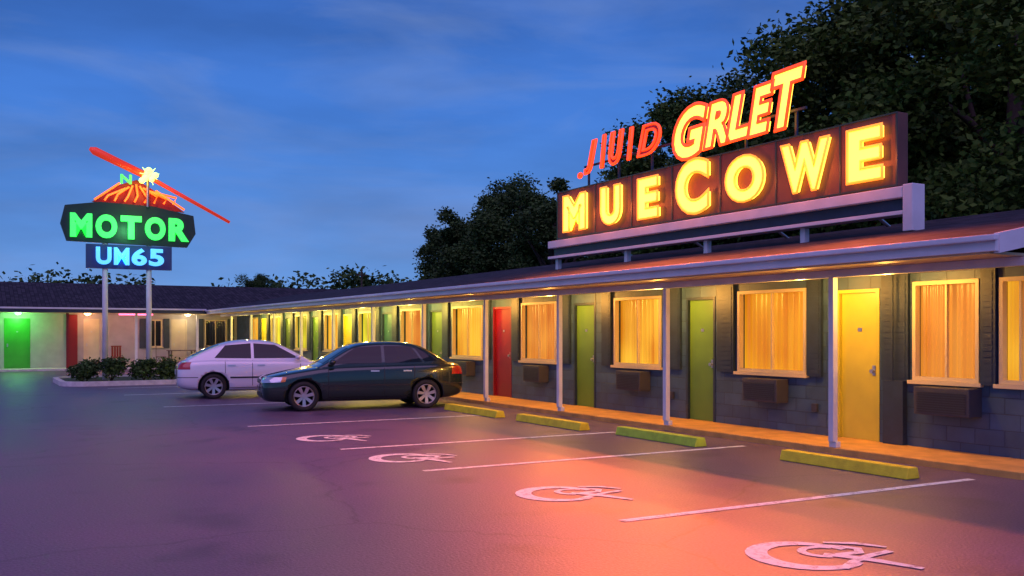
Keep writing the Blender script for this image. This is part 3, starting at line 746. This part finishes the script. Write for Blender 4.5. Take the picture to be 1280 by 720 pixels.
def tree_meshes(seed, H, R, zb, nclump, per, leaf, mat):
    rng = np.random.default_rng(seed)
    cz = (H+zb)/2; hz = (H-zb)/2
    cs = []; rs = []
    for i in range(nclump):
        d = rng.normal(size=3); d /= np.linalg.norm(d)
        rad = rng.uniform(0.35, 1.0)**0.6
        k = 0.86+0.2*math.sin(3*math.atan2(d[1], d[0])+seed)+rng.uniform(-.1, .1)
        c = np.array([d[0]*R*rad*k, d[1]*R*rad*k, cz+d[2]*hz*rad*0.9])
        c[:2] *= 1.0-0.25*max(0, (c[2]-cz)/hz)
        cs.append(c); rs.append(R*rng.uniform(0.12, 0.25))
    v, n = leaves(rng, cs, rs, per, leaf)
    crown = leafmesh('crown', v, n, mat)
    g = G(); 
    tp = [(0, 0, 0), (0.08, 0.05, H*0.15), (0.0, 0.1, H*0.3), (0.15, 0, H*0.5), (0.1, -0.1, H*0.8)]
    r0 = 0.028*H
    g.tube(tp, [r0*1.25, r0, r0*0.85, r0*0.6, r0*0.15], 10)
    for i in range(0, min(nclump, 16)):
        c = Vector(cs[i]); st = Vector((0.05, 0.05, H*(0.22+0.3*((i*7) % 10)/10)))
        mid = st.lerp(c, 0.5)+Vector((0, 0, 0.2))
        g.tube([st, mid, c], [r0*0.4, r0*0.25, r0*0.06], 6)
    me = bpy.data.meshes.new('trunk'); me.from_pydata(g.v, [], g.f); me.materials.append(M['bark'])
    for p in me.polygons: p.use_smooth = True
    return crown, me
variants = [tree_meshes(11, 12, 4.6, 2.2, 90, 640, 0.19, M['leaf_a']), tree_meshes(23, 11, 4.0, 1.8, 80, 560, 0.19, M['leaf_b']), tree_meshes(37, 9, 3.0, 1.6, 60, 500, 0.18, M['leaf_b'])]
def tree(x, y, var, sc, rz, label, group='trees behind the motel', szz=1.0):
    r = root('broadleaf_tree', (x, y, 0), label, 'tree', group, rz)
    cr_, tr_ = variants[var]
    a = bpy.data.objects.new('trunk', tr_); b = bpy.data.objects.new('crown', cr_)
    for o in (a, b):
        o.parent = r; o.scale = (sc, sc, sc*szz); COL.objects.link(o)
L1 = 'tall dense dark green broadleaf tree behind the motel roof'
L2 = 'smaller dark broadleaf tree standing behind the motel'
tree(24, 15.5, 0, 1.15, 0.3, L1); tree(24.5, 20.0, 0, 1.10, 1.9, L1); tree(23.5, 24.3, 1, 1.0, 0.7, L1); tree(24.5, 28.0, 0, 0.97, 3.2, L1)
tree(30, 21.5, 0, 1.2, 4.0, L1); tree(29, 28.5, 1, 1.1, 2.0, L1)
tree(26, 33.2, 1, 0.92, 5.0, L1); tree(24, 38.2, 2, 1.05, 2.3, L2); tree(24.5, 42.5, 1, 0.94, 1.1, L1); tree(24, 46.4, 2, 1.05, 0.4, L2); tree(24.5, 50.2, 2, 0.98, 2.4, L2)
tree(24, 92, 1, 0.72, 0.4, 'lone dark tree rising beyond the motel roofs', 'distant trees')
tree(62, 96, 1, 0.7, 1.4, 'lone dark tree rising beyond the motel roofs', 'distant trees')
rng = np.random.default_rng(5)
cs = []; rs = []
for i in range(150):
    x = -40+i*0.95
    top = rng.uniform(2.8, 5.6) if x < 14 else rng.uniform(3.4, 6.6)
    cs.append(np.array([x, 104+rng.uniform(-3, 3), top+1.0*math.sin(x*0.21)])); rs.append(rng.uniform(1.6, 2.6))
v, n = leaves(rng, cs, rs, 190, 0.6)
me = leafmesh('distant_wood', v, n, M['leaf_b']); o = bpy.data.objects.new('distant_wood', me); COL.objects.link(o)
o['label'] = 'far-off dark line of woods beyond the motel roofs'; o['category'] = 'woods'; o['kind'] = 'stuff'
U = root('utility_pole', (31.5, 84, 0), 'distant wooden utility pole with crossarm beyond the roof', 'utility pole')
G().tube([(0, 0, 0), (0, 0, 7.4)], [0.13, 0.08], 8).obj('pole', M['bark'], U)
boxo('crossarm', -0.5, 0.5, -0.05, 0.05, 6.9, 7.02, M['bark'], U)
for i, (x, y, s) in enumerate([(2.95, 32.0, 0.85), (3.75, 31.7, 1.05), (4.7, 31.75, 0.95), (5.6, 32.1, 1.15), (6.4, 32.3, 0.9), (3.3, 33.6, 1.0), (5.9, 34.0, 0.9)]):
    rg = np.random.default_rng(100+i)
    c_ = [np.array([rg.uniform(-.3, .3), rg.uniform(-.3, .3), rg.uniform(.2, .55)])*s for _ in range(12)]
    v, n = leaves(rg, c_, [0.24*s]*12, 110, 0.11)
    r = root('shrub', (x, y, 0.1), 'low rounded green shrub in the sign island bed', 'shrub', 'shrubs under the pole sign')
    o = bpy.data.objects.new('foliage', leafmesh('foliage', v, n, M['leaf_b'])); o.parent = r; COL.objects.link(o)
    g = G()
    for k in range(5): g.tube([(0, 0, 0), tuple(c_[k])], [0.02, 0.006], 5)
    g.obj('stem', M['bark'], r)

# ------------------------------------------------------------------ cars
def evalmods(o):
    dg = bpy.context.evaluated_depsgraph_get(); dg.update()
    me = bpy.data.meshes.new_from_object(o.evaluated_get(dg))
    o.modifiers.clear(); o.data = me
    return me
def bvh_of(me):
    return BVHTree.FromPolygons([v.co.copy() for v in me.vertices], [tuple(p.vertices) for p in me.polygons])
def patch(name, bvhs, corners, d, mat, parent, n=8, m=6, eps=0.006, off=1.2):
    d = Vector(d).normalized(); c = [Vector(x) for x in corners]
    v = []
    for j in range(m+1):
        for i in range(n+1):
            s, t = i/n, j/m
            p = (c[0]*(1-s)+c[1]*s)*(1-t)+(c[3]*(1-s)+c[2]*s)*t
            best = None
            for bv in bvhs:
                h = bv.ray_cast(p-d*off, d, 2.5)
                if h[0] is not None and (best is None or h[3] < best[3]): best = h
            if best is None: v.append(p)
            else:
                nn = best[1]
                if nn.dot(d) > 0: nn = -nn
                v.append(best[0]+nn*eps)
    f = [(j*(n+1)+i, j*(n+1)+i+1, (j+1)*(n+1)+i+1, (j+1)*(n+1)+i) for j in range(m) for i in range(n)]
    return mobj(name, v, f, mat, parent, smooth=True)
def car(label, paint, loc, rz, prof, st):
    r = root('parked_car', loc, label, 'car', 'cars parked in the motel lot', rz)
    V = []; F = []; K = None
    for x, w_, zt, zs, zb in st:
        half = [(0, zb), (.7*w_, zb), (.93*w_, zb+.04), (.99*w_, zb+.16), (w_, zb+.55*(zs-zb)), (.985*w_, zs-.07), (.94*w_, zs), (.78*w_, zs+(zt-zs)*.7), (.42*w_, zt-.004), (0, zt)]
        ring = half+[(-a, b) for a, b in half[-2:0:-1]]
        K = len(ring); V += [(x, a, b) for a, b in ring]
    for i in range(len(st)-1):
        for k in range(K): F.append((i*K+k, i*K+(k+1) % K, (i+1)*K+(k+1) % K, (i+1)*K+k))
    F.append(tuple(range(K))); F.append(tuple(range((len(st)-1)*K, len(st)*K)))
    body = mobj('body', V, F, [paint, M['blacktrim']], r, smooth=True)
    md = body.modifiers.new('s', 'SUBSURF'); md.levels = 2; md.render_levels = 2
    evalmods(body)
    smooth_bvh = bvh_of(body.data)
    cutters = []
    for wx in (1.30, -1.26):
        for sd in (1, -1):
            gg = G(); y0, y1 = (0.52, 1.2) if sd > 0 else (-1.2, -0.52)
            gg.tube([(wx, y0, 0.30), (wx, y1, 0.30)], 0.365, 32)
            c = gg.obj('cutter', [paint, M['blacktrim']])
            for p in c.data.polygons: p.material_index = 1; p.use_smooth = False
            c.parent = r
            mb = body.modifiers.new('b', 'BOOLEAN'); mb.operation = 'DIFFERENCE'; mb.object = c; mb.solver = 'EXACT'
            cutters.append(c)
    evalmods(body)
    for c in cutters: bpy.data.objects.remove(c)
    V = []; F = []
    for x, zt, wb in prof:
        def yy(z): return wb-0.21*max(0, (z-.88)/.52)**1.25
        zs_ = max(zt-.045, .865); base = .84
        zz = [base, base+(zs_-base)*.35, base+(zs_-base)*.7, zs_]
        half = [(yy(a), a) for a in zz]
        yt = yy(zt)
        half += [(yt-.045, zt-.008), (yt*.6, zt+.012), (0, zt+.02)]
        ring = half+[(-a, b) for a, b in half[-2::-1]]
        K = len(ring); V += [(x, a, b) for a, b in ring]
    for i in range(len(prof)-1):
        for k in range(K-1): F.append((i*K+k, i*K+k+1, (i+1)*K+k+1, (i+1)*K+k))
    F.append(tuple(range(K))); F.append(tuple(range((len(prof)-1)*K, len(prof)*K)))
    cab = mobj('roof', V, F, paint, r, smooth=True)
    md = cab.modifiers.new('s', 'SUBSURF'); md.levels = 2; md.render_levels = 2
    evalmods(cab)
    bb = [smooth_bvh, bvh_of(cab.data)]; cb = [bb[1]]
    return r, body, bb, cb
def car_details(r, body, bb, cb, wins_side, wf, wr, front, rear):
    for s in (1, -1):
        d = (0, -s, 0)
        for q in wins_side:
            patch('side_window', cb, [(a, s*.8, b) for a, b in q], d, M['glass'], r, 10, 6, 0.007)
        for xx, z0, z1 in [(.80, .30, .88), (-.36, .26, .93), (-1.0, .62, .93), (-.92, .26, .45)]:
            patch('door_seam', bb, [(xx, s*.9, z0), (xx+.012, s*.9, z0), (xx+.012, s*.9, z1), (xx, s*.9, z1)], d, M['blacktrim'], r, 1, 10, 0.003)
        patch('door_seam', bb, [(.8, s*.9, .265), (-.9, s*.9, .265), (-.9, s*.9, .277), (.8, s*.9, .277)], d, M['blacktrim'], r, 14, 1, 0.003)
        patch('side_moulding', bb, [(.92, s*.9, .50), (-.88, s*.9, .50), (-.88, s*.9, .535), (.92, s*.9, .535)], d, M['blacktrim'], r, 20, 2, 0.012)
        for hx in (-.15, -.84):
            patch('door_handle', bb, [(hx+.09, s*.9, .79), (hx-.09, s*.9, .79), (hx-.09, s*.9, .82), (hx+.09, s*.9, .82)], d, M['metal'], r, 4, 2, 0.018)
        bm = bmesh.new(); bmesh.ops.create_uvsphere(bm, u_segments=16, v_segments=10, radius=1)
        vv = [(.74+v.co.x*.07, s*.90+v.co.y*.1, 1.0+v.co.z*.065) for v in bm.verts]; ff = [tuple(v.index for v in f.verts) for f in bm.faces]; bm.free()
        mobj('side_mirror', vv, ff, body.data.materials[0], r, smooth=True)
        patch('headlight', bb, [(front+.0, s*.40, .575), (front-.32, s*.82, .60), (front-.36, s*.82, .70), (front-.06, s*.42, .685)], (-1, -s*.55, 0), M['lens'], r, 8, 4, 0.008)
        patch('indicator_light', bb, [(front-.33, s*.82, .60), (front-.42, s*.84, .61), (front-.44, s*.84, .70), (front-.36, s*.82, .70)], (-.5, -s*1, 0), M['amber'], r, 4, 4, 0.008)
        patch('taillight', bb, [(rear+.02, s*.45, .72), (rear+.26, s*.83, .72), (rear+.22, s*.83, .89), (rear+.04, s*.45, .88)], (1, -s*.55, 0), M['tail'], r, 8, 4, 0.008)
    patch('windscreen', cb, [(wf[0], .64, 1.3), (wf[0], -.64, 1.3), (wf[1], -.53, 1.3), (wf[1], .53, 1.3)], (0, 0, -1), M['glass'], r, 14, 10, 0.007)
    patch('rear_window', cb, [(wr[0], .60, 1.3), (wr[0], -.60, 1.3), (wr[1], -.50, 1.3), (wr[1], .50, 1.3)], (0, 0, -1), M['glass'], r, 14, 10, 0.007)
    patch('grille', bb, [(front, .34, .56), (front, -.34, .56), (front, -.34, .64), (front, .34, .64)], (-1, 0, 0), M['blacktrim'], r, 10, 3, 0.008)
    patch('air_intake', bb, [(front, .55, .28), (front, -.55, .28), (front, -.5, .38), (front, .5, .38)], (-1, 0, 0), M['blacktrim'], r, 12, 3, 0.008)
    for s in (1, -1):
        patch('bumper_seam', bb, [(front-.02, s*.02, .47), (front-.45, s*.85, .47), (front-.45, s*.85, .485), (front-.02, s*.02, .485)], (-1, -s*.6, 0), M['blacktrim'], r, 20, 1, 0.004)
        patch('bumper_seam', bb, [(rear+.02, s*.02, .52), (rear+.45, s*.85, .52), (rear+.45, s*.85, .535), (rear+.02, s*.02, .535)], (1, -s*.6, 0), M['blacktrim'], r, 20, 1, 0.004)
    patch('licence_plate', bb, [(rear, .26, .58), (rear, -.26, .58), (rear, -.26, .70), (rear, .26, .70)], (1, 0, 0), M['plate'], r, 6, 3, 0.012)
    def lathe(name, prof, cx, cy, cz, sgn, mat, par, S=40, smooth=True):
        v = []; f = []
        for rad, yy in prof:
            for k in range(S):
                a = 2*math.pi*k/S; v.append((cx+rad*math.cos(a), cy+sgn*yy, cz+rad*math.sin(a)))
        for i in range(len(prof)-1):
            for k in range(S): f.append((i*S+k, i*S+(k+1) % S, (i+1)*S+(k+1) % S, (i+1)*S+k))
        return mobj(name, v, f, mat, par, smooth)
    for wx in (1.30, -1.26):
        for s in (1, -1):
            cy = s*.74
            wobj = lathe('wheel', [(.02, -.06), (.19, -.06), (.2, .0)], wx, cy, .305, s, M['blacktrim'], r)
            lathe('tyre', [(.205, -.09), (.26, -.1), (.295, -.09), (.305, -.05), (.306, .05), (.297, .088), (.26, .102), (.215, .095), (.205, .08)], wx, cy, .305, s, M['rubber'], wobj)
            lathe('rim', [(.208, .088), (.205, .094), (.195, .09), (.188, .06), (.185, .0)], wx, cy, .305, s, M['rim'], wobj)
            gg = G()
            for k in range(7):
                a = 2*math.pi*k/7+.2; ca, sa = math.cos(a), math.sin(a); px, pz = -sa, ca
                def pt(rad, t, yy): return (wx+ca*rad+px*t, cy+s*yy, .305+sa*rad+pz*t)
                v = [pt(.04, -.026, .075), pt(.04, .026, .075), pt(.19, .036, .085), pt(.19, -.036, .085), pt(.04, -.026, .04), pt(.04, .026, .04), pt(.19, .036, .05), pt(.19, -.036, .05)]
                gg.add(v, [(0,1,2,3),(4,7,6,5),(0,4,5,1),(1,5,6,2),(2,6,7,3),(3,7,4,0)])
            gg.tube([(wx, cy+s*.04, .305), (wx, cy+s*.092, .305)], [.055, .045], 16)
            gg.obj('spokes', M['rim'], wobj)

sedan_st = [(2.13,.52,.60,.56,.30),(2.09,.68,.68,.62,.22),(1.97,.78,.735,.69,.18),(1.65,.84,.80,.76,.17),(1.2,.86,.875,.83,.17),(.9,.865,.92,.88,.17),(.3,.87,.95,.90,.17),(-.4,.87,.96,.915,.17),(-1.1,.87,.97,.93,.17),(-1.5,.86,.985,.935,.18),(-1.8,.83,.985,.93,.20),(-2.0,.79,.96,.90,.24),(-2.09,.72,.90,.82,.30),(-2.12,.6,.80,.70,.36)]
sedan_pr = [(1.08,.88,.78),(.95,.93,.79),(.62,1.14,.80),(.32,1.315,.80),(.12,1.375,.80),(-.3,1.41,.80),(-.8,1.405,.80),(-1.1,1.36,.79),(-1.42,1.20,.78),(-1.70,1.02,.76),(-1.84,.93,.75)]
r, body, bb, cb = car('dark green four-door sedan parked across the bay', M['paint_dark'], (7.30, 19.55, 0), math.radians(170), sedan_pr, sedan_st)
car_details(r, body, bb, cb, [[(.74, .965), (-.31, .965), (-.31, 1.32), (.22, 1.29)], [(-.38, .965), (-1.18, .985), (-.96, 1.31), (-.38, 1.32)], [(-1.24, .99), (-1.50, 1.01), (-1.18, 1.25), (-1.04, 1.29)]], (.90, .36), (-1.68, -1.14), 2.10, -2.10)
hatch_st = [(2.10,.50,.60,.56,.30),(2.06,.68,.68,.62,.22),(1.93,.78,.74,.69,.18),(1.6,.84,.82,.77,.17),(1.2,.86,.90,.85,.17),(.9,.865,.94,.89,.17),(.3,.87,.96,.91,.17),(-.4,.87,.97,.92,.17),(-1.1,.87,.98,.93,.17),(-1.5,.86,.98,.93,.18),(-1.8,.83,.96,.91,.20),(-1.98,.79,.92,.86,.24),(-2.07,.72,.84,.78,.30),(-2.10,.6,.76,.68,.36)]
hatch_pr = [(1.15,.88,.78),(1.0,.95,.79),(.62,1.18,.80),(.30,1.33,.80),(.05,1.395,.80),(-.4,1.425,.80),(-.85,1.39,.79),(-1.2,1.28,.78),(-1.55,1.13,.77),(-1.8,1.0,.75),(-1.93,.92,.73)]
r, body, bb, cb = car('silver white compact sedan parked nose towards the motel', M['paint_silver'], (6.45, 24.25, 0), math.radians(-8), hatch_pr, hatch_st)
car_details(r, body, bb, cb, [[(.78, .975), (-.31, .975), (-.31, 1.34), (.20, 1.30)], [(-.38, .975), (-1.24, .99), (-.98, 1.29), (-.38, 1.34)]], (.92, .36), (-1.74, -1.12), 2.07, -2.08)
